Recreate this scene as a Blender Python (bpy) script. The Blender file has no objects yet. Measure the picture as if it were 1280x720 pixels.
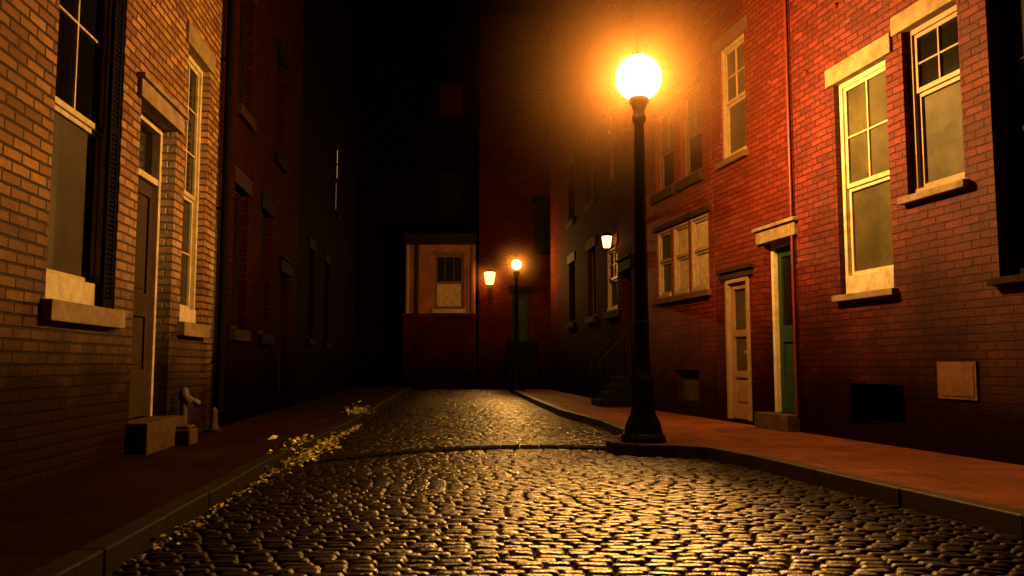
import bpy, math, random
import numpy as np
from mathutils import Vector, Matrix
random.seed(7); rng=np.random.default_rng(7)
scene=bpy.context.scene
col=scene.collection
scene.view_settings.view_transform='Standard'
scene.view_settings.look='None'
scene.view_settings.exposure=0

# ------------------------------------------------------------------ materials
def nt_new(name):
    m=bpy.data.materials.new(name); m.use_nodes=True
    nt=m.node_tree; nt.nodes.clear()
    out=nt.nodes.new('ShaderNodeOutputMaterial')
    b=nt.nodes.new('ShaderNodeBsdfPrincipled')
    nt.links.new(b.outputs[0],out.inputs[0])
    return m,nt,b,out
def N(nt,t,**kw):
    n=nt.nodes.new(t)
    for k,v in kw.items(): setattr(n,k,v)
    return n
def setin(n,**kw):
    for k,v in kw.items(): n.inputs[k.replace('_',' ')].default_value=v
def c4(c): return (c[0],c[1],c[2],1)
def math_(nt,op,a,b=None,c=None):
    n=N(nt,'ShaderNodeMath',operation=op)
    for i,v in enumerate((a,b,c)):
        if v is None: continue
        if isinstance(v,(int,float)): n.inputs[i].default_value=v
        else: nt.links.new(v,n.inputs[i])
    return n.outputs[0]
def mix(nt,fac,a,b,bt='MIX'):
    n=N(nt,'ShaderNodeMix',data_type='RGBA',blend_type=bt)
    for i,v in ((0,fac),(6,a),(7,b)):
        if isinstance(v,(int,float)): n.inputs[i].default_value=v
        elif isinstance(v,tuple): n.inputs[i].default_value=c4(v)
        else: nt.links.new(v,n.inputs[i])
    return n.outputs[2]
def noise(nt,vec,scale,detail=4,rough=.6):
    n=N(nt,'ShaderNodeTexNoise'); setin(n,Scale=scale,Detail=detail,Roughness=rough)
    nt.links.new(vec,n.inputs['Vector']); return n.outputs[0]
def ramp(nt,fac,a,b):
    n=N(nt,'ShaderNodeMapRange'); n.inputs[1].default_value=a; n.inputs[2].default_value=b
    nt.links.new(fac,n.inputs[0]); return n.outputs[0]

def brick_mat(name,ca,cb,cm,bw=.235,rh=.08,ms=.007,bump=.012,rough=.75,stain=.6,base_shade=.6,dz=1.9,dz0=.6,spec=.3):
    m,nt,b,out=nt_new(name)
    tc=N(nt,'ShaderNodeTexCoord'); sp=N(nt,'ShaderNodeSeparateXYZ')
    nt.links.new(tc.outputs['Object'],sp.inputs[0])
    xy=math_(nt,'ADD',sp.outputs[0],sp.outputs[1])
    wob=noise(nt,tc.outputs['Object'],3.0,3)
    wob=math_(nt,'MULTIPLY',math_(nt,'SUBTRACT',wob,.5),.022)
    wob2=math_(nt,'MULTIPLY',math_(nt,'SUBTRACT',noise(nt,tc.outputs['Object'],30,2),.5),.016)
    cv=N(nt,'ShaderNodeCombineXYZ')
    nt.links.new(math_(nt,'ADD',xy,wob2),cv.inputs[0])
    nt.links.new(math_(nt,'ADD',math_(nt,'ADD',sp.outputs[2],wob),wob2),cv.inputs[1])
    br=N(nt,'ShaderNodeTexBrick'); nt.links.new(cv.outputs[0],br.inputs['Vector'])
    br.offset=.5
    setin(br,Scale=1.0,Bias=0.0)
    br.inputs['Color1'].default_value=(0,0,0,1); br.inputs['Color2'].default_value=(1,1,1,1)
    br.inputs['Mortar'].default_value=(.5,.5,.5,1)
    br.inputs['Mortar Size'].default_value=ms; br.inputs['Mortar Smooth'].default_value=.45
    br.inputs['Brick Width'].default_value=bw; br.inputs['Row Height'].default_value=rh
    rnd=br.outputs['Color']; fac=br.outputs['Fac']
    fine=noise(nt,tc.outputs['Object'],55,5,.7)
    big=noise(nt,tc.outputs['Object'],.9,5,.65)
    mid=noise(nt,tc.outputs['Object'],6,4,.6)
    cc=mix(nt,rnd,ca,cb)
    cc=mix(nt,math_(nt,'MULTIPLY',ramp(nt,fine,.35,.75),.7),cc,(ca[0]*.2,ca[1]*.2,ca[2]*.2))
    cc=mix(nt,fac,cc,cm)
    st=math_(nt,'MULTIPLY',ramp(nt,big,.42,.72),stain)
    cc=mix(nt,st,cc,(ca[0]*.25,ca[1]*.25,ca[2]*.27))
    st2=math_(nt,'MULTIPLY',ramp(nt,mid,.45,.75),stain*.8)
    cc=mix(nt,st2,cc,(ca[0]*.4,ca[1]*.38,ca[2]*.4))
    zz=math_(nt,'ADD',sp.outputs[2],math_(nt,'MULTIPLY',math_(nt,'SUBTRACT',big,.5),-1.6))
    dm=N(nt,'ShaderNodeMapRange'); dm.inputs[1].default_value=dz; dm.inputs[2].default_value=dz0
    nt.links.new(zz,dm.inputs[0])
    dd=math_(nt,'MULTIPLY',dm.outputs[0],base_shade)  # shade painted into the lower wall, imitating lamp light fading downwards
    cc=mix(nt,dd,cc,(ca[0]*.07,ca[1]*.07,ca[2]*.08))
    nt.links.new(cc,b.inputs['Base Color'])
    b.inputs['Roughness'].default_value=rough
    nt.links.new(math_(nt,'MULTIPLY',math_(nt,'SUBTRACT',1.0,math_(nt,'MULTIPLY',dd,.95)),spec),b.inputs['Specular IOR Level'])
    h=math_(nt,'MULTIPLY',math_(nt,'SUBTRACT',1.0,fac),1.0)
    h=math_(nt,'ADD',h,math_(nt,'MULTIPLY',rnd,.6))
    h=math_(nt,'ADD',h,math_(nt,'MULTIPLY',fine,.8))
    h=math_(nt,'ADD',h,math_(nt,'MULTIPLY',mid,.8))
    bp=N(nt,'ShaderNodeBump'); bp.inputs['Distance'].default_value=bump; bp.inputs['Strength'].default_value=1
    nt.links.new(h,bp.inputs['Height']); nt.links.new(bp.outputs[0],b.inputs['Normal'])
    return m
def plain_mat(name,c,rough=.6,var=.35,scale=8,bump=.002,metal=0,spec=.5,coat=0):
    m,nt,b,out=nt_new(name)
    tc=N(nt,'ShaderNodeTexCoord')
    n1=noise(nt,tc.outputs['Object'],scale,6,.65); n2=noise(nt,tc.outputs['Object'],scale*9,4,.7)
    f=math_(nt,'MULTIPLY',ramp(nt,n1,.35,.75),var*1.4)
    cc=mix(nt,f,c,(c[0]*.35,c[1]*.33,c[2]*.3))
    cc=mix(nt,math_(nt,'MULTIPLY',ramp(nt,n2,.4,.8),var),cc,(c[0]*.5,c[1]*.48,c[2]*.45))
    nt.links.new(cc,b.inputs['Base Color'])
    r=math_(nt,'ADD',rough-.08,math_(nt,'MULTIPLY',n1,.16)); nt.links.new(r,b.inputs['Roughness'])
    b.inputs['Metallic'].default_value=metal; b.inputs['Specular IOR Level'].default_value=spec
    if coat: b.inputs['Coat Weight'].default_value=coat; b.inputs['Coat Roughness'].default_value=.08
    bp=N(nt,'ShaderNodeBump'); bp.inputs['Distance'].default_value=bump; bp.inputs['Strength'].default_value=.8
    h=math_(nt,'ADD',n1,math_(nt,'MULTIPLY',n2,.6)); nt.links.new(h,bp.inputs['Height']); nt.links.new(bp.outputs[0],b.inputs['Normal'])
    return m
def emit_mat(name,c,strength,transp=False,c2=None):
    m=bpy.data.materials.new(name); m.use_nodes=True; nt=m.node_tree; nt.nodes.clear()
    out=nt.nodes.new('ShaderNodeOutputMaterial'); e=nt.nodes.new('ShaderNodeEmission')
    e.inputs[0].default_value=c4(c); e.inputs[1].default_value=strength
    if transp:
        t=nt.nodes.new('ShaderNodeBsdfTransparent'); a=nt.nodes.new('ShaderNodeAddShader')
        nt.links.new(t.outputs[0],a.inputs[0]); nt.links.new(e.outputs[0],a.inputs[1]); nt.links.new(a.outputs[0],out.inputs[0])
    else: nt.links.new(e.outputs[0],out.inputs[0])
    try: m.cycles.emission_sampling='NONE'
    except Exception: pass
    return m

M={}
M['brick_tan']=brick_mat('tan_brick',(.34,.115,.026),(.86,.42,.11),(.010,.004,.002),bw=.27,rh=.09,ms=.014,bump=.040,rough=.38,stain=.55,base_shade=1.0,dz=2.5,dz0=.8,spec=.75)
M['brick_red']=brick_mat('red_brick',(.115,.009,.006),(.27,.032,.015),(.018,.004,.003),ms=.009,bump=.024,rough=.42,stain=.65,base_shade=.98,dz=2.6,dz0=.6,spec=.35)
M['brick_red2']=brick_mat('painted_red_brick',(.12,.014,.007),(.21,.030,.013),(.030,.006,.003),ms=.008,bump=.016,rough=.6,stain=.5,base_shade=.95,dz=2.3,spec=.12)
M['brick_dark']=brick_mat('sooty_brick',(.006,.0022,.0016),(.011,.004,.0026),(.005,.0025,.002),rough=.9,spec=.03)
M['brick_dusk']=brick_mat('deep_red_sooty_brick',(.055,.008,.0035),(.095,.017,.006),(.012,.003,.002),ms=.009,bump=.016,rough=.9,spec=.02,base_shade=.9,dz=3)
M['brick_darkred']=brick_mat('dark_red_brick',(.030,.004,.002),(.055,.008,.0035),(.008,.002,.0015),ms=.009,bump=.016,rough=.9,spec=.03,base_shade=1,dz=2.8)
M['stucco_pink']=plain_mat('salmon_stucco',(.27,.085,.040),.85,1.0,1.2)
M['stone']=plain_mat('limestone',(.30,.21,.11),.75,.8,6,.012,spec=.3)
M['stone_dk']=plain_mat('sooty_stone',(.035,.018,.010),.85,.5,7,.006,spec=.05)
M['cream']=plain_mat('cream_paint',(.66,.56,.36),.45,.6,9)
M['tanpaint']=plain_mat('tan_paint',(.28,.18,.095),.5,.5,9)
M['darkpaint']=plain_mat('dark_brown_paint',(.014,.007,.004),.7,.35,9,spec=.06)
M['maroon']=plain_mat('maroon_painted_pipe',(.13,.02,.012),.4,.35,9,spec=.3)
M['frame']=plain_mat('faded_brown_window_frame',(.11,.05,.024),.6,.5,9,spec=.15)
M['reddim']=plain_mat('dim_red_blind',(.05,.008,.005),.8,.35,1.5,spec=.1)
M['beige']=plain_mat('brown_door_paint',(.05,.030,.015),.6,.5,4,spec=.2)
M['green']=plain_mat('green_door_paint',(.016,.040,.022),.5,.3,6,spec=.25)
M['greendim']=plain_mat('dull_green_door_paint',(.010,.020,.009),.7,.3,6,spec=.1)
M['oak']=plain_mat('weathered_wood_door',(.24,.13,.055),.5,.5,6)
M['glass']=plain_mat('dark_window_glass',(.006,.005,.004),.12,.5,2,.0008,spec=.4)
M['glassmatte']=plain_mat('dusty_dark_glass',(.005,.003,.002),.5,.5,2,.0008,spec=.08)
M['blind']=plain_mat('drawn_blind_behind_glass',(.090,.074,.022),.6,1.0,2.0,.001,spec=.2)
M['blind2']=plain_mat('grey_blind_behind_glass',(.060,.040,.016),.5,.8,2.2,.001,spec=.3)
M['curtain']=plain_mat('net_curtain',(.42,.28,.12),.8,.7,9,.01)
M['iron']=plain_mat('black_cast_iron',(.004,.0035,.003),.55,.3,20,.002,spec=.15)
M['black']=plain_mat('black_painted_metal',(.004,.003,.003),.8,.3,12,spec=.05)
M['brass']=plain_mat('tarnished_brass',(.10,.07,.035),.6,.5,25,.002,metal=.2)
M['vent']=plain_mat('rusty_vent_cover',(.22,.10,.05),.7,.8,9,spec=.2)
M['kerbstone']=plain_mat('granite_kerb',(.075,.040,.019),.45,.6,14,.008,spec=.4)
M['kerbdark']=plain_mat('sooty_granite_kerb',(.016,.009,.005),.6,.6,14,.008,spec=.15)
M['litter']=plain_mat('paper_litter',(.8,.7,.5),.7,.1,8)
M['lit']=emit_mat('lit_window_pane',(1,.55,.22),.45)
M['stonestep']=plain_mat('worn_step_stone',(.10,.06,.028),.8,.8,5,.010,spec=.15)

def leaf_mat():
    m,nt,b,out=nt_new('yellow_green_leaf')
    geo=N(nt,'ShaderNodeNewGeometry')
    rr=N(nt,'ShaderNodeValToRGB'); rr.color_ramp.elements[0].color=(.06,.065,.01,1); rr.color_ramp.elements[1].color=(.85,.76,.26,1)
    e=rr.color_ramp.elements.new(.5); e.color=(.36,.34,.07,1)
    nt.links.new(geo.outputs['Random Per Island'],rr.inputs[0]); nt.links.new(rr.outputs[0],b.inputs['Base Color'])
    b.inputs['Roughness'].default_value=.4
    return m
M['leaf']=leaf_mat()
def cobble_mat():
    m,nt,b,out=nt_new('wet_granite_setts')
    tc=N(nt,'ShaderNodeTexCoord'); geo=N(nt,'ShaderNodeNewGeometry')
    ri=geo.outputs['Random Per Island']
    n1=noise(nt,tc.outputs['Object'],28,5,.65); n2=noise(nt,tc.outputs['Object'],120,3,.6); n3=noise(nt,tc.outputs['Object'],1.1,4,.6)
    rr=N(nt,'ShaderNodeValToRGB'); rr.color_ramp.elements[0].color=(.006,.004,.0025,1); rr.color_ramp.elements[1].color=(.024,.014,.006,1)
    nt.links.new(ri,rr.inputs[0])
    cc=mix(nt,ramp(nt,n1,.4,.8),rr.outputs[0],(.005,.0035,.002))
    nt.links.new(cc,b.inputs['Base Color'])
    # crown of the road is wet and polished by wheels, the gutters are dry and gritty
    sp=N(nt,'ShaderNodeSeparateXYZ'); nt.links.new(tc.outputs['Object'],sp.inputs[0])
    xc=math_(nt,'ADD',.95,math_(nt,'MULTIPLY',sp.outputs[1],-.09))
    dx=math_(nt,'ABSOLUTE',math_(nt,'SUBTRACT',sp.outputs[0],xc))
    dx=math_(nt,'ADD',dx,math_(nt,'MULTIPLY',math_(nt,'SUBTRACT',n3,.5),1.4))
    mr=N(nt,'ShaderNodeMapRange',interpolation_type='SMOOTHSTEP'); mr.inputs[1].default_value=2.0; mr.inputs[2].default_value=.4
    nt.links.new(dx,mr.inputs[0]); wet=mr.outputs[0]
    r=math_(nt,'ADD',.15,math_(nt,'MULTIPLY',math_(nt,'SUBTRACT',1.0,wet),.28))
    r=math_(nt,'ADD',r,math_(nt,'MULTIPLY',ri,.12)); nt.links.new(r,b.inputs['Roughness'])
    nt.links.new(math_(nt,'ADD',.10,math_(nt,'MULTIPLY',wet,.90)),b.inputs['Specular IOR Level'])
    nt.links.new(math_(nt,'MULTIPLY',wet,math_(nt,'ADD',.35,math_(nt,'MULTIPLY',ri,.65))),b.inputs['Coat Weight'])
    bp=N(nt,'ShaderNodeBump'); bp.inputs['Distance'].default_value=.007; bp.inputs['Strength'].default_value=1
    nt.links.new(math_(nt,'ADD',n1,math_(nt,'MULTIPLY',n2,.3)),bp.inputs['Height']); nt.links.new(bp.outputs[0],b.inputs['Normal'])
    b.inputs['Coat Roughness'].default_value=.27; b.inputs['Coat IOR'].default_value=2.4
    b.inputs['Specular Tint'].default_value=(1,.84,.5,1)
    nt.links.new(bp.outputs[0],b.inputs['Coat Normal'])
    return m
M['cobble']=cobble_mat()
def slab_mat(name,c,joint,sx=1.1,sy=.9,spec=.25):
    m,nt,b,out=nt_new(name)
    tc=N(nt,'ShaderNodeTexCoord')
    br=N(nt,'ShaderNodeTexBrick'); br.offset=.5; nt.links.new(tc.outputs['Object'],br.inputs['Vector'])
    setin(br,Scale=1.0); br.inputs['Brick Width'].default_value=sx; br.inputs['Row Height'].default_value=sy
    br.inputs['Mortar Size'].default_value=.010; br.inputs['Mortar Smooth'].default_value=.2
    br.inputs['Color1'].default_value=c4(c); br.inputs['Color2'].default_value=(c[0]*.6,c[1]*.58,c[2]*.58,1); br.inputs['Mortar'].default_value=c4(joint)
    n1=noise(nt,tc.outputs['Object'],1.6,6,.7); n2=noise(nt,tc.outputs['Object'],45,5,.7)
    cc=mix(nt,math_(nt,'MULTIPLY',ramp(nt,n1,.38,.7),.85),br.outputs['Color'],(c[0]*.2,c[1]*.2,c[2]*.2))
    cc=mix(nt,math_(nt,'MULTIPLY',ramp(nt,n2,.45,.8),.55),cc,(c[0]*.35,c[1]*.35,c[2]*.35))
    nt.links.new(cc,b.inputs['Base Color'])
    nt.links.new(math_(nt,'ADD',.5,math_(nt,'MULTIPLY',n1,.3)),b.inputs['Roughness'])
    b.inputs['Specular IOR Level'].default_value=spec
    h=math_(nt,'ADD',math_(nt,'MULTIPLY',br.outputs['Fac'],-1.5),math_(nt,'ADD',n2,math_(nt,'MULTIPLY',n1,1.5)))
    bp=N(nt,'ShaderNodeBump'); bp.inputs['Distance'].default_value=.012; nt.links.new(h,bp.inputs['Height']); nt.links.new(bp.outputs[0],b.inputs['Normal'])
    return m
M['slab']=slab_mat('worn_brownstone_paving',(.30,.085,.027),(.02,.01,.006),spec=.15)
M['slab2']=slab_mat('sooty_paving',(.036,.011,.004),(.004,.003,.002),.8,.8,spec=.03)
M['asphalt']=plain_mat('dark_grit',(.004,.003,.002),.9,.4,30,.01,spec=.03)
M['strip']=plain_mat('dark_stone_band',(.006,.0045,.003),.8,.5,18,.01,spec=.06)

# ------------------------------------------------------------------ mesh builder
class MB:
    def __init__(s): s.v=[]; s.f=[]
    def quad(s,a,b,c,d):
        i=len(s.v); s.v+= [a,b,c,d]; s.f.append((i,i+1,i+2,i+3))
    def box(s,x0,x1,y0,y1,z0,z1):
        if x0>x1:x0,x1=x1,x0
        i=len(s.v)
        s.v+=[(x0,y0,z0),(x1,y0,z0),(x1,y1,z0),(x0,y1,z0),(x0,y0,z1),(x1,y0,z1),(x1,y1,z1),(x0,y1,z1)]
        s.f+=[(i,i+3,i+2,i+1),(i+4,i+5,i+6,i+7),(i,i+1,i+5,i+4),(i+1,i+2,i+6,i+5),(i+2,i+3,i+7,i+6),(i+3,i,i+4,i+7)]
    def lathe(s,prof,cx=0,cy=0,seg=20,flute=0):
        i=len(s.v); n=len(prof)
        for (r,z) in prof:
            for k in range(seg):
                a=2*math.pi*k/seg; rr=r*(1-flute*(k%2))
                s.v.append((cx+rr*math.cos(a),cy+rr*math.sin(a),z))
        for j in range(n-1):
            for k in range(seg):
                s.f.append((i+j*seg+k,i+j*seg+(k+1)%seg,i+(j+1)*seg+(k+1)%seg,i+(j+1)*seg+k))
        s.f.append(tuple(i+k for k in reversed(range(seg)))); s.f.append(tuple(i+(n-1)*seg+k for k in range(seg)))
    def tube(s,pts,r,seg=8):
        i=len(s.v); P=[Vector(p) for p in pts]
        for j,p in enumerate(P):
            d=(P[min(j+1,len(P)-1)]-P[max(j-1,0)]).normalized()
            up=Vector((0,0,1)) if abs(d.z)<.9 else Vector((1,0,0))
            a=d.cross(up).normalized(); b=d.cross(a).normalized()
            for k in range(seg):
                t=2*math.pi*k/seg; s.v.append(tuple(p+a*(r*math.cos(t))+b*(r*math.sin(t))))
        for j in range(len(P)-1):
            for k in range(seg):
                s.f.append((i+j*seg+k,i+j*seg+(k+1)%seg,i+(j+1)*seg+(k+1)%seg,i+(j+1)*seg+k))
        s.f.append(tuple(i+k for k in range(seg))); s.f.append(tuple(i+(len(P)-1)*seg+k for k in range(seg)))
    def obj(s,name,mat,parent=None,loc=(0,0,0),rot=0,bevel=0,smooth=False,label=None,kind=None,cat=None,group=None):
        me=bpy.data.meshes.new(name); me.from_pydata(s.v,[],s.f); me.update()
        me.materials.append(mat)
        if smooth:
            for p in me.polygons: p.use_smooth=True
            try: me.set_sharp_from_angle(angle=math.radians(40))
            except Exception: pass
        o=bpy.data.objects.new(name,me); col.objects.link(o); o.location=loc; o.rotation_euler=(0,0,rot)
        if parent: o.parent=parent
        if bevel:
            b=o.modifiers.new('bevel','BEVEL'); b.width=bevel; b.segments=2; b.limit_method='ANGLE'
        if label:o['label']=label
        if kind:o['kind']=kind
        if cat:o['category']=cat
        if group:o['group']=group
        return o
def empty(name,loc,rot,label,cat,group=None):
    o=bpy.data.objects.new(name,None); col.objects.link(o); o.location=loc; o.rotation_euler=(0,0,rot); o.empty_display_size=.3
    o['label']=label;o['category']=cat
    if group:o['group']=group
    return o

# ------------------------------------------------------------------ houses
class House:
    """front wall on a straight line; positions along it are given in metres of p"""
    def __init__(s,name,label,P0,D,sgn,p0,p1,h,depth,mat,cat='house',k=1.0):
        D=Vector((D[0],D[1],0)); k=D.length; D.normalize()
        s.k=k; s.sgn=sgn; s.pc=(p0+p1)/2; X=D*sgn
        s.e=empty(name,(P0[0]+D.x*s.pc*k,P0[1]+D.y*s.pc*k,0),math.atan2(X.y,X.x),label,cat)
        s.a=s.lx(p0); s.b=s.lx(p1)
        if s.a>s.b: s.a,s.b=s.b,s.a
        s.h=h; s.depth=depth; s.mat=mat; s.ops=[]
    def lx(s,p): return s.sgn*(p-s.pc)*s.k
    def rng_(s,p0,p1):
        a,b=s.lx(p0),s.lx(p1); return (a,b) if a<b else (b,a)
    def window(s,p0,p1,z0,z1,rec=.17,zm=None,cols=2,rows=2,lower='blind',upper='glass',brail=.09,paint='cream',lint='stone',sill='stone',lowcols=1,lowrows=1,label=None,lh=.25,fw=.06,sh=.15,shutter=0):
        a,b=s.rng_(p0,p1); s.ops.append((a,b,z0,z1,rec+.06))
        zm=zm or (z0+z1)/2
        m=MB(); y0,y1=rec-.06,rec+.05
        m.box(a,a+fw,y0,y1,z0,z1); m.box(b-fw,b,y0,y1,z0,z1)
        m.box(a+fw,b-fw,y0,y1,z1-fw,z1); m.box(a+fw,b-fw,y0-.03,y1,z0+.002,z0+brail)
        A,B=a+fw,b-fw; sw=.045
        for (za,zb,dy,cc,rr_) in ((zm,z1-fw,.0,cols,rows),(z0+brail,zm,.025,lowcols,lowrows)):
            yy0,yy1=rec-.035+dy,rec+.0+dy
            m.box(A,A+sw,yy0,yy1,za,zb); m.box(B-sw,B,yy0,yy1,za,zb)
            m.box(A+sw,B-sw,yy0,yy1,zb-sw,zb); m.box(A+sw,B-sw,yy0,yy1,za,za+sw*1.2)
            for i in range(1,cc):
                x=A+(B-A)*i/cc; m.box(x-.012,x+.012,yy0+.006,yy1,za+sw*1.2,zb-sw)
            for i in range(1,rr_):
                z=za+(zb-za)*i/rr_; m.box(A+sw,B-sw,yy0+.009,yy1-.002,z-.011,z+.011)
        w=m.obj('window',M[paint],s.e,bevel=.004,label=label)
        g=MB(); g.quad((A,rec-.005,zm),(B,rec-.005,zm),(B,rec-.005,z1-.02),(A,rec-.005,z1-.02)); g.obj('window_pane',M[upper],w)
        g=MB(); g.quad((A,rec+.02,z0+.02),(B,rec+.02,z0+.02),(B,rec+.02,zm+.02),(A,rec+.02,zm+.02)); g.obj('window_pane',M[lower],w)
        if sill:
            g=MB(); g.box(a-.07,b+.07,-.085,rec-.06,z0-sh,z0+.015); g.obj('sill',M[sill],w,bevel=.008)
        if lint:
            g=MB(); g.box(a-.13,b+.13,-.035,.12,z1-.004,z1+lh); g.obj('lintel',M[lint],w,bevel=.008)
        if shutter:   # folded louvred shutter standing in the far side of the recess
            g=MB(); xa,xb=b-shutter,b-.004; ya,yb=.012,.045; zA,zB=z0+.03,z1-.012
            g.box(xa,xa+.05,ya,yb,zA,zB); g.box(xb-.05,xb,ya,yb,zA,zB)
            for zc in (zA,(zA+zB)/2-.04,zB-.08): g.box(xa+.05,xb-.05,ya,yb,zc,zc+.08)
            z=zA+.1
            while z<zB-.1:
                g.box(xa+.05,xb-.05,ya+.008,yb-.004,z,z+.03); z+=.045
            g.box(xa+.05,xb-.05,yb-.008,yb-.001,zA+.08,zB-.08)
            g.obj('shutter',M['black'],w)
        return w
    def door(s,p0,p1,z0,z1,rec=.22,paint='green',frame='cream',lint='stone',lh=.24,style='panel',transom=0,step=.35,stepz=None,label=None):
        a,b=s.rng_(p0,p1); s.ops.append((a,b,z0,z1,rec+.08))
        fw=.07; zt=z1-fw-transom
        m=MB(); A,B=a+fw+.004,b-fw-.004; W=B-A; y0,y1=rec-.03,rec+.02
        H=zt-z0-.01; z=z0+.01
        st=.1 if W>.5 else .07
        m.box(A,A+st,y0,y1,z,z+H); m.box(B-st,B,y0,y1,z,z+H)
        rails=[(0,.2),(.42,.52),(.94,1.0)] if style!='three' else [(0,.1),(.3,.35),(.6,.65),(.95,1.0)]
        for r0,r1 in rails: m.box(A+st,B-st,y0,y1,z+H*r0*1.0,z+H*r1)
        for i in range(len(rails)-1):
            za=z+H*rails[i][1]; zb=z+H*rails[i+1][0]
            if style=='glazed' and i==1: continue
            if style=='three' and i>=1: continue
            m.box(A+st,B-st,y0+.025,y1,za,zb); m.box(A+st+.05,B-st-.05,y0+.012,y0+.026,za+.05,zb-.05)
        d=m.obj('door',M[paint],s.e,bevel=.004,label=label)
        if style in('glazed','three'):
            i0=1; za=z+H*rails[i0][1]; zb=z+H*rails[-1][0]
            g=MB(); g.quad((A+st,rec,za),(B-st,rec,za),(B-st,rec,zb),(A+st,rec,zb)); g.obj('window_pane',M['glass' if style=='glazed' else 'blind2'],d)
        f=MB(); f.box(a+.002,a+fw,rec-.09,rec+.04,z0,z1-.002); f.box(b-fw,b-.002,rec-.09,rec+.04,z0,z1-.002); f.box(a+fw,b-fw,rec-.09,rec+.04,z1-fw,z1-.002)
        if transom:
            f.box(a+fw,b-fw,rec-.08,rec+.03,zt,zt+.07)
        f.obj('door_frame',M[frame],d,bevel=.004)
        if transom:
            g=MB(); g.quad((a+fw,rec,zt+.07),(b-fw,rec,zt+.07),(b-fw,rec,z1-fw),(a+fw,rec,z1-fw)); g.obj('transom_pane',M['glass'],d)
        h=MB(); hx=(A+.05) if s.sgn>0 else (B-.05)
        h.tube([(hx,rec-.03,z0+1.0),(hx,rec-.075,z0+1.0)],.012); h.lathe([(.0,z0+.97),(.025,z0+.98),(.03,z0+1.0),(.025,z0+1.02),(0,z0+1.03)],hx,rec-.085,12)
        h.obj('handle',M['brass'],d,smooth=True)
        if lint:
            g=MB(); g.box(a-.13,b+.13,-.05,.12,z1-.004,z1+lh); g.box(a-.17,b+.17,-.09,.10,z1+lh,z1+lh+.05); g.obj('lintel',M[lint],d,bevel=.008)
        if step:
            g=MB(); g.box(a-.05,b+.05,-step,rec-.09,.06,z0+.004)
            g.obj('doorstep',M['stonestep'],s.e,bevel=.012)
        return d
    def build(s,cornice='stone_dk'):
        m=MB(); a,b,h,D=s.a,s.b,s.h,s.depth
        xs=sorted({a,b,*[v for o in s.ops for v in o[:2]]}); zs=sorted({-.1,h,*[v for o in s.ops for v in o[2:4]]})
        for i in range(len(xs)-1):
            for j in range(len(zs)-1):
                cx=(xs[i]+xs[i+1])/2; cz=(zs[j]+zs[j+1])/2
                if any(o[0]<cx<o[1] and o[2]<cz<o[3] for o in s.ops): continue
                m.quad((xs[i],0,zs[j]),(xs[i+1],0,zs[j]),(xs[i+1],0,zs[j+1]),(xs[i],0,zs[j+1]))
        for (o0,o1,z0,z1,r) in s.ops:
            m.quad((o0,0,z0),(o0,0,z1),(o0,r,z1),(o0,r,z0)); m.quad((o1,0,z0),(o1,r,z0),(o1,r,z1),(o1,0,z1))
            m.quad((o0,0,z1),(o1,0,z1),(o1,r,z1),(o0,r,z1)); m.quad((o0,0,z0),(o0,r,z0),(o1,r,z0),(o1,0,z0))
            m.quad((o0,r,z0),(o1,r,z0),(o1,r,z1),(o0,r,z1))
        m.quad((a,0,-.1),(a,0,h),(a,D,h),(a,D,-.1)); m.quad((b,0,-.1),(b,D,-.1),(b,D,h),(b,0,h))
        m.quad((a,D,-.1),(a,D,h),(b,D,h),(b,D,-.1))
        s.wall=m.obj('wall',s.mat,s.e)
        r=MB(); r.box(a+.02,b-.02,-.0,D,h,h+.12); r.obj('roof',M['asphalt'],s.e)
        if not cornice: return
        c=MB(); c.box(a+.01,b-.01,-.32,-.002,h-.12,h+.15); c.box(a+.01,b-.01,-.18,-.002,h-.4,h-.12)
        n=int((b-a)/.6)
        for i in range(n):
            x=a+.3+i*.6; c.box(x-.06,x+.06,-.28,-.18,h-.34,h-.122)
        c.obj('cornice',M[cornice],s.e,bevel=.01)
    def downpipe(s,p,r=.045,mat='black',top=None,shoe=True,off=.09):
        x=s.lx(p); m=MB(); top=top or s.h-.4
        pts=[(x,-off,top),(x,-off,.35)]
        if shoe: pts+=[(x,-off-.02,.25),(x,-off-.12,.17)]
        m.tube(pts,r,10)
        z=1.0
        while z<top: m.lathe([(r+.008,z),(r+.008,z+.05)],x,-off,10); m.box(x-.012,x+.012,-off,0.01,z+.01,z+.04); z+=2.1
        m.obj('downpipe',M[mat],s.e,smooth=True)
    def plates(s,pts):
        for p,z in pts:
            m=MB(); x=s.lx(p)
            m.lathe([(.0,-.03),(.035,-.03),(.045,0)],0,0,8)
            m.v=[(x+vx,vz-.005,z+vy) for vx,vy,vz in m.v]
            m.obj('anchor_plate',M['maroon'],s.e)

LP=(-2.97,0); LD=(-.095,1); RP=(5.94,0); RD=(-.2,1)
L1=House('brick_house','tan brick row house with tall sash windows and a recessed door',LP,LD,1,-6,11.45,11,7,M['brick_tan'])
L1.window(6.42,7.82,1.48,4.85,rec=.17,zm=3.14,cols=2,rows=2,lower='blind2',brail=.24,shutter=.24,label='tall sash window with drawn blind and black shutter')
L1.window(9.86,10.82,1.48,4.85,rec=.15,zm=3.1,cols=2,rows=3,lower='glass',brail=.2,lowcols=2,lowrows=2,label='tall sash window with small panes')
L1.window(2.2,3.6,1.48,4.85,rec=.17,zm=3.14,lower='blind2',brail=.24)
L1.door(8.32,9.5,.42,3.68,rec=.24,paint='beige',frame='cream',transom=.6,step=.2,lh=.18,label='dark brown panelled door with transom')
L1.build(); L1.downpipe(11.35,.055,off=.12,shoe=False)
kw=dict(lower='glassmatte',upper='glassmatte',paint='darkpaint',lint='stone_dk',sill='stone_dk')
kb=dict(lower='glassmatte',upper='glassmatte',paint='darkpaint',lint='black',sill='black')
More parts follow.
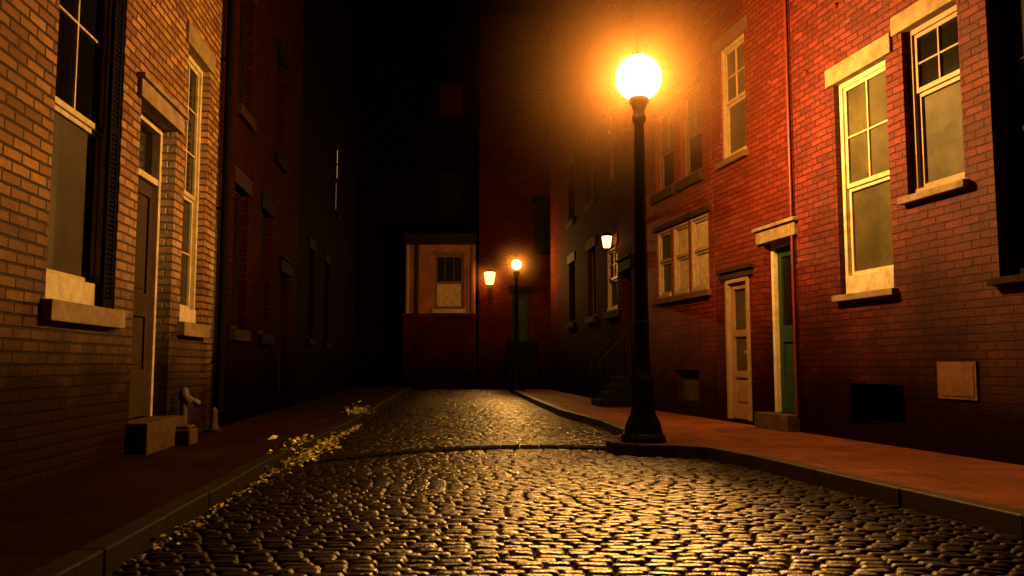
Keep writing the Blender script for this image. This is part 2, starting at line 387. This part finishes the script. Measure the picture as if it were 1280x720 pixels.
L2=House('brick_house','sooty dark red brick row house beside an alley',LP,LD,1,11.5,18.4,12.5,7,M['brick_darkred'])
L2.window(12.4,13.3,1.5,3.7,**kw)
L2.window(12.4,13.3,4.9,6.9,**kw)
L2.window(14.4,15.3,1.5,3.7,**kb)
L2.window(15.4,16.3,4.9,6.9,**kb)
L2.door(16.3,17.3,.4,2.8,paint='darkpaint',frame='darkpaint',lint='black',step=0)
L2.build('black')
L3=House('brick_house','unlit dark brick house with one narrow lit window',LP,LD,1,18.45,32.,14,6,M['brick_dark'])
L3.window(20,20.9,1.6,3.8,**kb)
L3.window(23,23.9,1.6,3.8,**kb)
L3.window(25.2,26.1,5.6,7.8,lower='lit',upper='lit',paint='darkpaint',lint='black',sill='black',rec=.06,label='narrow window with pale curtain lit from inside')
L3.build('black')

R1=House('brick_house','red brick row house with cream sash windows and stone lintels',RP,RD,-1,-6,10.96,12,7,M['brick_red'])
R1.window(9.04,10.02,1.80,4.40,rec=.13,zm=3.1,cols=2,rows=2,lower='blind',upper='blind',brail=.24,sh=.06,lh=.22,label='tall cream sash window with drawn blinds')
R1.window(7.94,8.76,2.74,4.56,rec=.14,zm=3.86,cols=2,rows=2,lower='blind',upper='glass',paint='tanpaint',sh=.06,lh=.2,label='short sash window, grid panes over a single pane')
R1.window(6.2,7.58,1.76,4.5,rec=.2,lower='glassmatte',upper='glassmatte',paint='darkpaint',zm=3.1,lint=None,sill='stone_dk',sh=.05)
R1.window(8.95,9.9,.3,.78,rec=.3,lower='glassmatte',upper='glassmatte',paint='black',lint=None,sill=None,zm=.55,fw=.04,brail=.04,label='low basement window')
R1.build(); R1.plates([(10.6,4.75),(9.9,5.35)])
v=MB(); x0,x1=R1.rng_(7.9,8.42); v.box(x0,x1,-.02,.0,.66,1.02); v.box(x0+.03,x1-.03,-.026,-.018,.69,.99)
v.obj('vent_cover',M['vent'],R1.e,bevel=.003)
R2=House('brick_house','narrow red brick house with green door and wooden door',RP,RD,-1,11.0,13.42,12,7,M['brick_red2'])
R2.door(11.06,11.84,.33,2.70,rec=.2,paint='green',frame='cream',step=.18,style='glazed',lh=.18,label='dark green door with glazed upper panel')
R2.door(12.28,13.02,.17,2.30,rec=.06,paint='oak',frame='tanpaint',step=.0,style='three',lh=.1,lint='stone_dk',label='weathered wooden door with stacked panes')
R2.window(12.25,13.1,4.15,6.0,rec=.1,lower='blind2',upper='blind2',paint='tanpaint',sh=.08,lint='frame',sill='frame',lh=.2)
R2.build(); R2.downpipe(11.02,.022,'maroon',off=.03,shoe=False); R2.plates([(11.5,4.95)])
R3=House('brick_house','dark red brick house with a wide triple window',RP,RD,-1,13.46,16.98,12.5,7,M['brick_red2'])
for i,(a,b) in enumerate(((13.62,14.36),(14.42,15.14),(15.2,15.9))):
    R3.window(a,b,2.2,3.5,rec=.08,lower='curtain' if i<2 else 'blind2',upper='curtain' if i<2 else 'blind2',cols=1,rows=1,zm=2.9,lint='stone_dk' ,lh=.1,sill='frame',sh=.09,paint='tanpaint',label='curtained window in a row of three')
for a,b in ((13.8,14.7),(15.0,15.9)):
    R3.window(a,b,4.2,5.8,rec=.12,lower='glassmatte',upper='blind2',paint='frame',lint='stone_dk',sill='stone_dk')
R3.window(14.1,15.1,.28,.9,rec=.1,lower='blind2',upper='blind2',cols=3,rows=1,zm=.88,lint=None,sill=None,paint='darkpaint',fw=.04,brail=.04,label='basement window with bars')
R3.build()
R4P=(4.24,0); R4D=(-.1,1)
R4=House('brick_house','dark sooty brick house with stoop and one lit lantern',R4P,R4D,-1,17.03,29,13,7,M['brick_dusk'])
R4.window(18.75,19.9,2.2,3.7,lower='blind2',upper='blind2',paint='tanpaint',lint='stone_dk',sill='stone_dk',rec=.08)
R4.door(17.5,18.4,.75,3.0,paint='darkpaint',frame='darkpaint',lint='black',step=0)
k4=dict(lower='glassmatte',upper='blind2',paint='frame',lint='stone_dk',sill='stone_dk')
R4.window(21.2,22.2,2.2,4.0,**k4)
R4.window(24.2,25.2,2.2,4.0,**kb)
R4.window(18.75,19.9,5.2,7.0,**k4)
R4.window(21.2,22.2,5.2,7.0,**k4)
R4.window(24.2,25.2,5.2,7.0,**k4)
R4.build('black')
s=MB(); a,b=R4.rng_(17.4,18.5)
for i in range(4): s.box(a,b,-.22-.15*(3-i),0,.1+ .16*i,.1+.16*(i+1)-.001)
st=s.obj('stoop',M['strip'],R4.e,bevel=.008)
for xx in (a+.05,b-.05):
    s=MB()
    s.tube([(xx,-.05,1.6),(xx,-.2,1.58),(xx,-.68,1.08),(xx,-.70,.95)],.016)
    for t in range(5):
        yy=-.12-.135*t; zt=1.58-.5*max(0,(-yy-.2))/.48
        s.tube([(xx,yy,max(.74-.16*max(0,(-yy-.2)/.15),.12)),(xx,yy,zt)],.009,6)
    s.obj('railing',M['iron'],st)

# end of the street
E1=House('stucco_house','salmon stucco bay house above a dark ground floor',(0,34),(1,0),1,-4.35,-1.5,6.25,5,M['stucco_pink'])
E1.window(-3.16,-1.96,3.2,5.45,rec=.12,lower='curtain',upper='glassmatte',cols=3,rows=1,zm=4.3,paint='frame',lint='frame',sill='tanpaint',lh=.10,label='sash window with pale lower blind')
E1.build(None)
q=MB(); q.box(E1.a-.05,E1.b+.05,-.08,-.002,-.05,2.9); q.box(E1.a-.1,E1.b+.1,-.2,-.003,2.9,3.03); q.obj('plinth',M['brick_dusk'],E1.e)
q=MB(); q.box(E1.a-.05,E1.b+.05,-.25,-.003,6.0,6.3); q.box(E1.a-.02,E1.b+.02,-.12,-.003,5.85,5.999); q.obj('cornice',M['darkpaint'],E1.e)
for xx,mt in ((E1.a+.12,'tanpaint'),(E1.a+.5,'stone_dk'),(E1.b-.1,'frame')):
    q=MB(); q.box(xx-.06,xx+.06,-.14,-.004,3.03,5.84)
    q.obj('pilaster',M[mt],E1.e,bevel=.02)
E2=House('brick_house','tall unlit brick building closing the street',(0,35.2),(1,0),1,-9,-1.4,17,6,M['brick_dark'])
E2.window(-3.1,-2.1,11.4,13,lower='reddim',upper='reddim',paint='reddim',lint='black',sill='black')
E2.window(-3.1,-2.1,7.4,9.2,**kb)
E2.build('black')
E3=House('brick_house','dark brick house with dim green arched door',(0,34.1),(1,0),1,-1.35,7,16,6,M['brick_dusk'])
E3.door(.0,.7,1.9,3.9,paint='greendim',frame='darkpaint',lint='black',step=0,rec=.1)
E3.window(.9,1.8,5.6,7.6,**kb)
E3.build('black')
q=MB()
for i in range(9): q.box(E3.lx(-.2),E3.lx(1.0),-.4-.25*(8-i),0,.02+.21*i,.02+.21*(i+1)-.001)
q.obj('stoop',M['black'],E3.e)

# ------------------------------------------------------------------ ground
g=MB(); g.quad((-200,-200,-.08),(200,-200,-.08),(200,200,-.08),(-200,200,-.08)); g.obj('ground',M['asphalt'],kind='structure',label='dark bare ground under the street')
g=MB(); g.quad((-9,-6,-.019),(9,-6,-.019),(9,34,-.019),(-9,34,-.019)); g.obj('road_bed',M['asphalt'],kind='structure',label='dark grit bed between the paving setts')
LK=[(-1.30,-6),(-1.62,0),(-1.93,4.08),(-2.22,7.65),(-2.5,13.3),(-2.9,19),(-3.9,33)]
RK=[(5.2,-6),(3.98,0),(2.96,4.97),(2.3,8.2),(2.05,9.0),(1.75,9.2),(1.35,9.32),(1.14,9.5),(1.08,9.8),(1.14,10.15),(1.38,10.65),(1.5,11.3),(1.4,13.2),(.92,16.3),(.48,22),(.1,27.9),(-.05,29.3)]
def kxl(y): return float(np.interp(y,[p[1] for p in LK],[p[0] for p in LK]))
def kxr(y): return float(np.interp(y,[p[1] for p in RK],[p[0] for p in RK]))
def offset(P,side,w):
    Q=[]
    for i,p in enumerate(P):
        a=Vector(P[max(i-1,0)]); b=Vector(P[min(i+1,len(P)-1)]); d=(b-a).normalized()
        n=Vector((d.y,-d.x))*side; Q.append((p[0]+n.x*w,p[1]+n.y*w))
    return Q
def resample(P,step):
    out=[]
    for i in range(len(P)-1):
        a=Vector(P[i]);b=Vector(P[i+1]);L=(b-a).length;n=max(1,round(L/step))
        for k in range(n): out.append(tuple(a+(b-a)*(k/n)))
    out.append(P[-1]); return out
def kerb(P,side,label,mat):
    P=resample(P,.95); Q=offset(P,side,.14); m=MB(); random.seed(3)
    for i in range(len(P)-1):
        a,b=Vector(P[i]),Vector(P[i+1]); c,d=Vector(Q[i+1]),Vector(Q[i])
        L=(b-a).length; g=.003/L
        A=a.lerp(b,g);B=a.lerp(b,1-g);C=d.lerp(c,1-g);Dd=d.lerp(c,g)
        z=.126+random.uniform(-.003,.003); j=random.uniform(-.004,.004)*side
        k=len(m.v)
        for q_ in (A,B,C,Dd): m.v.append((q_.x+j,q_.y,-.06))
        for q_ in (A,B,C,Dd): m.v.append((q_.x+j,q_.y,z))
        m.f+=[(k,k+1,k+5,k+4),(k+1,k+2,k+6,k+5),(k+2,k+3,k+7,k+6),(k+3,k,k+4,k+7),(k+4,k+5,k+6,k+7)]
    o=m.obj('kerb',mat,kind='structure',bevel=.01,label=label)
    import bmesh
    bm=bmesh.new(); bm.from_mesh(o.data); bmesh.ops.recalc_face_normals(bm,faces=bm.faces); bm.to_mesh(o.data); bm.free()
    return Q
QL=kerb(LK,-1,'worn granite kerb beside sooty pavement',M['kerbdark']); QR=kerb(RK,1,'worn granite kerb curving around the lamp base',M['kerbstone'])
m=MB()
for i in range(len(QL)-1):
    a,b=QL[i],QL[i+1]
    m.quad((-9,a[1],.12),(a[0]-.002,a[1],.12),(b[0]-.002,b[1],.12),(-9,b[1],.12))
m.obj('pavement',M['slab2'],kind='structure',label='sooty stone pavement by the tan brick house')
m=MB()
for i in range(len(QR)-1):
    a,b=QR[i],QR[i+1]
    m.quad((a[0]+.002,a[1],.12),(9,a[1],.12),(9,b[1],.12),(b[0]+.002,b[1],.12))
m.obj('pavement',M['slab'],kind='structure',label='reddish worn pavement under the street lamp')

# ------------------------------------------------------------------ setts
def setts():
    V=[];F=[];base=0
    nu,nv=8,7
    us=np.linspace(-1,1,nu); vs=np.linspace(-1,1,nv)
    us=np.sign(us)*np.abs(us)**.6; vs=np.sign(vs)*np.abs(vs)**.65
    U,W=np.meshgrid(us,vs)
    dome=np.clip((1-np.abs(U)**9)*(1-np.abs(W)**3.4),0,1)**.55
    quads=np.array([(j*nu+i,j*nu+i+1,(j+1)*nu+i+1,(j+1)*nu+i) for j in range(nv-1) for i in range(nu-1)])
    y=2.6; c=.05
    while y<33.8:
        pitch=.082+rng.uniform(-.003,.004)
        xl=kxl(y-.3)-.25; xr=max(kxr(y),kxr(y-1.2))+.2
        if y>29: xr=3
        x=xl-rng.uniform(0,.2)
        while x<xr:
            L=rng.uniform(.12,.20)
            cx=x+L/2; cy=y-c*(cx-.1)**2+rng.normal(0,.002)
            a=L/2-.002; b=pitch/2-.0025+rng.uniform(-.0015,.001)
            sl=math.atan(-2*c*(cx-.1))+rng.normal(0,.012)
            H=rng.uniform(.007,.011); h0=rng.normal(0,.0018)-.008
            tx,ty=rng.normal(0,.03),rng.normal(0,.065)
            lx=U*a*(1-.05*np.abs(W)**3*rng.uniform(.2,1.5)); ly=W*b*(1-.05*np.abs(U)**3*rng.uniform(.2,1.5))
            lz=h0+dome*H+lx*tx+ly*ty-.013*(1-dome)
            lz=lz-.005*W*W+rng.normal(0,.0005,lz.shape)*(dome>.2)
            cs,sn=math.cos(sl),math.sin(sl)
            P=np.stack([cx+lx*cs-ly*sn,cy+lx*sn+ly*cs,lz],-1).reshape(-1,3)
            V.append(P);F.append(quads+base);base+=len(P)
            x+=L
        y+=pitch
    V=np.concatenate(V);F=np.concatenate(F)
    me=bpy.data.meshes.new('road'); me.vertices.add(len(V)); me.vertices.foreach_set('co',V.ravel())
    me.loops.add(F.size); me.loops.foreach_set('vertex_index',F.ravel().astype(np.int32))
    me.polygons.add(len(F)); me.polygons.foreach_set('loop_start',np.arange(0,F.size,4,dtype=np.int32)); me.polygons.foreach_set('loop_total',np.full(len(F),4,dtype=np.int32))
    me.update(calc_edges=True); me.validate(); me.polygons.foreach_set('use_smooth',np.ones(len(F),dtype=bool))
    me.materials.append(M['cobble'])
    o=bpy.data.objects.new('road',me); col.objects.link(o); o['kind']='structure'; o['label']='wet cobbled street of rounded granite setts'
setts()
m=MB(); random.seed(5)
xs=np.linspace(-2.45,1.25,17)
def by(x): return 10.25-.27*(x-.3)**2
for i in range(len(xs)-1):
    a,b=xs[i]+.004,xs[i+1]-.004; k=len(m.v); w=.16; z=.018+random.uniform(-.003,.003)
    for zz in (-.03,z):
        m.v+=[(a,by(a)-w,zz),(b,by(b)-w,zz),(b,by(b)+w,zz),(a,by(a)+w,zz)]
    m.f+=[(k,k+1,k+5,k+4),(k+1,k+2,k+6,k+5),(k+2,k+3,k+7,k+6),(k+3,k,k+4,k+7),(k+4,k+5,k+6,k+7)]
m.obj('paving_band',M['strip'],kind='structure',bevel=.012,label='dark stone band curving across the cobbles')

# ------------------------------------------------------------------ street lamps
WARM=(1,.455,.085)
def street_lamp(x,y,power,label,estr,R=.215,ec=(1,.66,.26)):
    z0=.12
    e=empty('street_lamp',(x,y,z0),0,label,'street lamp','street lamps along the kerb')
    m=MB()
    m.lathe([(.0,-.02),(.26,-.02),(.26,.05),(.24,.08),(.22,.10),(.20,.20),(.19,.22),(.145,.32),(.13,.40),(.125,.62),(.14,.66),(.14,.70),(.115,.76),(.095,.86),(.095,.9)],seg=16)
    m.obj('lamp_base',M['iron'],e,bevel=.004)
    m=MB(); m.lathe([(.085,.88),(.079,1.5),(.069,2.6),(.060,3.55),(.056,3.72)],seg=24,flute=.1)
    m.lathe([(.073,1.32),(.09,1.335),(.09,1.365),(.073,1.38)],seg=20)
    m.obj('post',M['iron'],e,smooth=True)
    m=MB(); m.lathe([(.056,3.70),(.08,3.74),(.084,3.78),(.065,3.82),(.065,3.85),(.09,3.92),(.115,3.96),(.12,4.0),(.11,4.03)],seg=20); m.obj('lamp_collar',M['iron'],e,smooth=True)
    zc=4.26; m=MB()
    pr=[(max(.001,R*math.sin(t)),zc-R*math.cos(t)) for t in np.linspace(.02,math.pi-.02,18)]
    m.lathe(pr,seg=28); m.obj('lamp_globe',emit_mat('lit_globe_glass',ec,estr,True),e,smooth=True)
    m=MB(); m.lathe([(.06,zc+R-.01),(.05,zc+R+.02),(.02,zc+R+.035),(.002,zc+R+.07)],seg=16); m.obj('finial',M['iron'],e,smooth=True)
    l=bpy.data.lights.new('lamp_light','POINT'); l.energy=power; l.color=WARM; l.shadow_soft_size=.12
    # lantern photometry: most light leaves sideways, less straight down past the collar
    l.use_nodes=True; nt=l.node_tree; em=nt.nodes.get('Emission')
    tc=N(nt,'ShaderNodeTexCoord'); sp=N(nt,'ShaderNodeSeparateXYZ'); nt.links.new(tc.outputs['Normal'],sp.inputs[0])
    mr=N(nt,'ShaderNodeMapRange'); mr.inputs[1].default_value=-.9; mr.inputs[2].default_value=-.35; mr.inputs[3].default_value=.5; mr.inputs[4].default_value=1.0
    nt.links.new(sp.outputs[2],mr.inputs[0]); nt.links.new(mr.outputs[0],em.inputs['Strength'])
    lo=bpy.data.objects.new('lamp_light',l); col.objects.link(lo); lo.parent=e; lo.location=(0,0,zc)
street_lamp(1.5,9.7,2000,'tall black cast-iron street lamp with glowing globe on kerb',30,R=.27)
street_lamp(.15,28.5,600,'distant black street lamp with lit globe at kerb corner',6,R=.17,ec=(1,.7,.3))

def wall_lantern(x,y,z,rot,power,label,estr,colr=(1,.42,.08),s=1.0,ec=(1,.45,.1)):
    e=empty('wall_lantern',(x,y,z),rot,label,'lantern','lit wall lanterns')
    m=MB(); m.box(-.05,.05,-.02,0.02,-.12,.1); m.tube([(0,0,-.05),(0,-.12,-.1),(0,-.2,-.04),(0,-.2,.0)],.014,8); m.obj('bracket',M['iron'],e)
    m=MB(); m.lathe([(.07*s,0),(.085*s,.02*s),(.12*s,.24*s),(.115*s,.255*s)],0,-.2,6); m.obj('lamp_glass',emit_mat('lantern_glass',ec,estr,True),e)
    m=MB(); m.lathe([(.14*s,.255*s),(.10*s,.30*s),(.03*s,.335*s),(.005,.37*s)],0,-.2,6); m.obj('lantern_cap',M['iron'],e)
    l=bpy.data.lights.new('lantern_light','POINT'); l.energy=power; l.color=colr; l.shadow_soft_size=.06
    lo=bpy.data.objects.new('lantern_light',l); col.objects.link(lo); lo.parent=e; lo.location=(0,-.2,.14*s)
wall_lantern(-.9,33.9,4.2,0,110,'glowing orange wall lantern beside the salmon stucco front',3.2,s=1.9,ec=(1,.42,.09))
aR4=math.atan2(-1,.1)
wall_lantern(4.24-.1*18.85-.01,18.85,3.62,aR4,9,'small lit wall lantern on sooty brick',2.6,s=1.0,ec=(1,.48,.14))

# ------------------------------------------------------------------ small things on the left
def standpipe():
    y=9.72; x=-2.97-.095*y
    e=empty('standpipe',(x+.13,y,.12),0,'tarnished brass twin-outlet standpipe against the tan brick wall','standpipe')
    e.scale=(.8,.8,.9)
    m=MB(); m.lathe([(.11,0),(.11,.04),(.06,.07),(.05,.12),(.05,.5),(.07,.52),(.075,.6),(.05,.66),(.01,.69)],seg=16); m.obj('pipe',M['brass'],e,smooth=True)
    for s_ in (-1,1):
        m=MB(); m.tube([(0,0,.55),(.05,s_*.07,.54),(.10,s_*.12,.5)],.035,10); m.tube([(.09,s_*.11,.507),(.15,s_*.16,.46)],.05,12); m.obj('outlet_cap',M['brass'],e,smooth=True)
standpipe()
b=empty('guard_post',(-3.88,11.05,.12),0,'short weathered stone guard post by the downpipe','post')
m=MB(); m.lathe([(.07,0),(.065,.05),(.055,.08),(.04,.24),(.045,.26),(.03,.30),(.01,.32)],seg=12); m.obj('shaft',M['stonestep'],b,smooth=True)
m=MB(); m.lathe([(.10,-.01),(.10,.03),(.08,.04)],seg=12); m.obj('footing',M['stone_dk'],b)
m=MB(); m.box(-.10,.10,-.16,.16,0,.17); m.box(-.08,.08,-.13,.13,.17,.21)
o=m.obj('mounting_block',M['stonestep'],loc=(-3.6,9.35,.12),rot=.09,bevel=.015,label='low worn stone block beside the doorstep',cat='stone block')

# leaves and weeds
def leafy(name,label,clumps,tufts):
    m=MB(); random.seed(11)
    for (cx,cy,cz,sx,sy,sz,n,size) in clumps:
        for i in range(n):
            yy=random.gauss(cy,sy)
            p=Vector((random.gauss(cx,sx)-(yy-cy)*.06,yy,cz+abs(random.gauss(0,sz))))
            r=Matrix.Rotation(random.uniform(0,6.28),3,'Z')@Matrix.Rotation(random.uniform(-.8,.8),3,'X')@Matrix.Rotation(random.uniform(-.6,.6),3,'Y')
            s=size*random.uniform(.6,1.5)
            pts=[(-s,0,0),(-s*.3,-s*.6,s*.15),(s,0,0),(-s*.3,s*.6,s*.15)]
            q=[tuple(p+r@Vector(t)) for t in pts]; m.quad(*q)
    for (cx,cy,cz,n,h,sp_) in tufts:      # weed tufts: bent blades with leaflets
        for i in range(n):
            a=random.uniform(0,6.28); hh=h*random.uniform(.5,1.1); lean=random.uniform(.15,.9)*hh
            bx,by_=cx+random.gauss(0,sp_),cy+random.gauss(0,sp_*1.6)
            d=Vector((math.cos(a),math.sin(a),0)); w=Vector((-d.y,d.x,0))*.006
            p0=Vector((bx,by_,cz)); p1=p0+d*lean*.35+Vector((0,0,hh*.7)); p2=p0+d*lean+Vector((0,0,hh*.85))
            m.quad(tuple(p0-w),tuple(p0+w),tuple(p1+w),tuple(p1-w)); m.quad(tuple(p1-w),tuple(p1+w),tuple(p2+w*.3),tuple(p2-w*.3))
            for k in range(3):
                t=random.uniform(.4,1); p=p0.lerp(p1,t) if t<.8 else p2
                r=Matrix.Rotation(random.uniform(0,6.28),3,'Z')@Matrix.Rotation(random.uniform(-.6,.6),3,'X'); s=random.uniform(.014,.032)
                m.quad(*[tuple(p+r@Vector(q)) for q in ((0,0,0),(s,-s*.45,.004),(s*2,0,-.004),(s,s*.45,.004))])
    m.obj(name,M['leaf'],label=label,kind='stuff')
cl=[(-2.16,8.9,.01,.08,.5,.02,260,.026),(-2.24,10.0,.01,.08,.5,.025,220,.028),(-2.38,9.4,.13,.07,.5,.015,80,.026)]
yy=4.4
while yy<14:
    cl.append((kxl(yy)+.05,yy,.0,.035,.2,.014,int(8+ (yy-4)*3),.018)); yy+=.3
cl+= [(-2.72,15.2,.1,.12,.2,.06,140,.036)]
tf=[]
random.seed(21)
for y_ in (8.3,8.7,9.0,9.15,9.5,9.8,10.1,10.5,11.2,12.0): tf.append((kxl(y_)+.06,y_,0,8,random.uniform(.07,.15),.07))
for y_ in (5.2,5.9,6.5,7.0,7.5,7.9): tf.append((kxl(y_)+.03,y_,0,5,.05,.03))
for y_ in (14.9,15.3): tf.append((-2.75,y_,.12,10,.16,.1))
leafy('weeds','yellow-green weeds and fallen leaves gathered along the kerb',cl,tf)
m=MB(); m.v=[(0,0,0),(.09,.02,.01),(.1,.09,.035),(.01,.08,.02),(.05,.05,.05)]; m.f=[(0,1,4),(1,2,4),(2,3,4),(3,0,4)]
m.obj('paper_scrap',M['litter'],loc=(-2.85,9.9,.122),label='crumpled pale paper scrap on the pavement',cat='litter')

# ------------------------------------------------------------------ added haze balls for the lamp halos, sky, camera
def halo_mist(x,y,z,R,dens,label,colr=(1,.55,.2),an=.0,pw=2.6):  # made-up scattering ball, added only to give a lamp its glow
    m=MB(); m.lathe([(max(.001,R*math.sin(t)),-R*math.cos(t)) for t in np.linspace(.01,math.pi-.01,16)],seg=24)
    mm=bpy.data.materials.new('lamp_halo_haze'); mm.use_nodes=True; nt=mm.node_tree; nt.nodes.clear()
    out=nt.nodes.new('ShaderNodeOutputMaterial'); vs=nt.nodes.new('ShaderNodeVolumeScatter'); vs.inputs['Color'].default_value=c4(colr); vs.inputs['Anisotropy'].default_value=an
    tc=N(nt,'ShaderNodeTexCoord'); ln=N(nt,'ShaderNodeVectorMath',operation='LENGTH'); nt.links.new(tc.outputs['Object'],ln.inputs[0])
    t=math_(nt,'SUBTRACT',1.0,math_(nt,'DIVIDE',ln.outputs['Value'],R)); t=math_(nt,'MAXIMUM',t,0.0)
    t=math_(nt,'POWER',t,pw); nt.links.new(math_(nt,'MULTIPLY',t,dens),vs.inputs['Density'])
    nt.links.new(vs.outputs[0],out.inputs['Volume'])
    m.obj('halo_mist',mm,loc=(x,y,z),kind='structure',label=label)
halo_mist(1.5,9.7,4.38,2.6,.075,'added haze ball giving the street lamp a halo',pw=3.4,colr=(1,.5,.2))
halo_mist(.15,28.5,4.38,1.3,.08,'added haze ball giving the distant lamp a halo')
halo_mist(-.9,33.0,4.45,1.0,.45,'added haze ball giving the wall lantern a halo')

w=bpy.data.worlds.new('World'); scene.world=w; w.use_nodes=True; nt=w.node_tree
bg=nt.nodes['Background']; sky=nt.nodes.new('ShaderNodeTexSky'); sky.sky_type='NISHITA'; sky.sun_disc=False; sky.sun_elevation=math.radians(2); sky.sun_rotation=math.radians(200)
nt.links.new(sky.outputs[0],bg.inputs[0]); bg.inputs[1].default_value=.0001

cam=bpy.data.cameras.new('camera'); co=bpy.data.objects.new('camera',cam); col.objects.link(co)
cam.sensor_width=36; cam.lens=29.53; cam.clip_end=1000; cam.clip_start=.05
co.location=(0,0,1.0); co.rotation_euler=(math.radians(95.17),0,0)
scene.camera=co
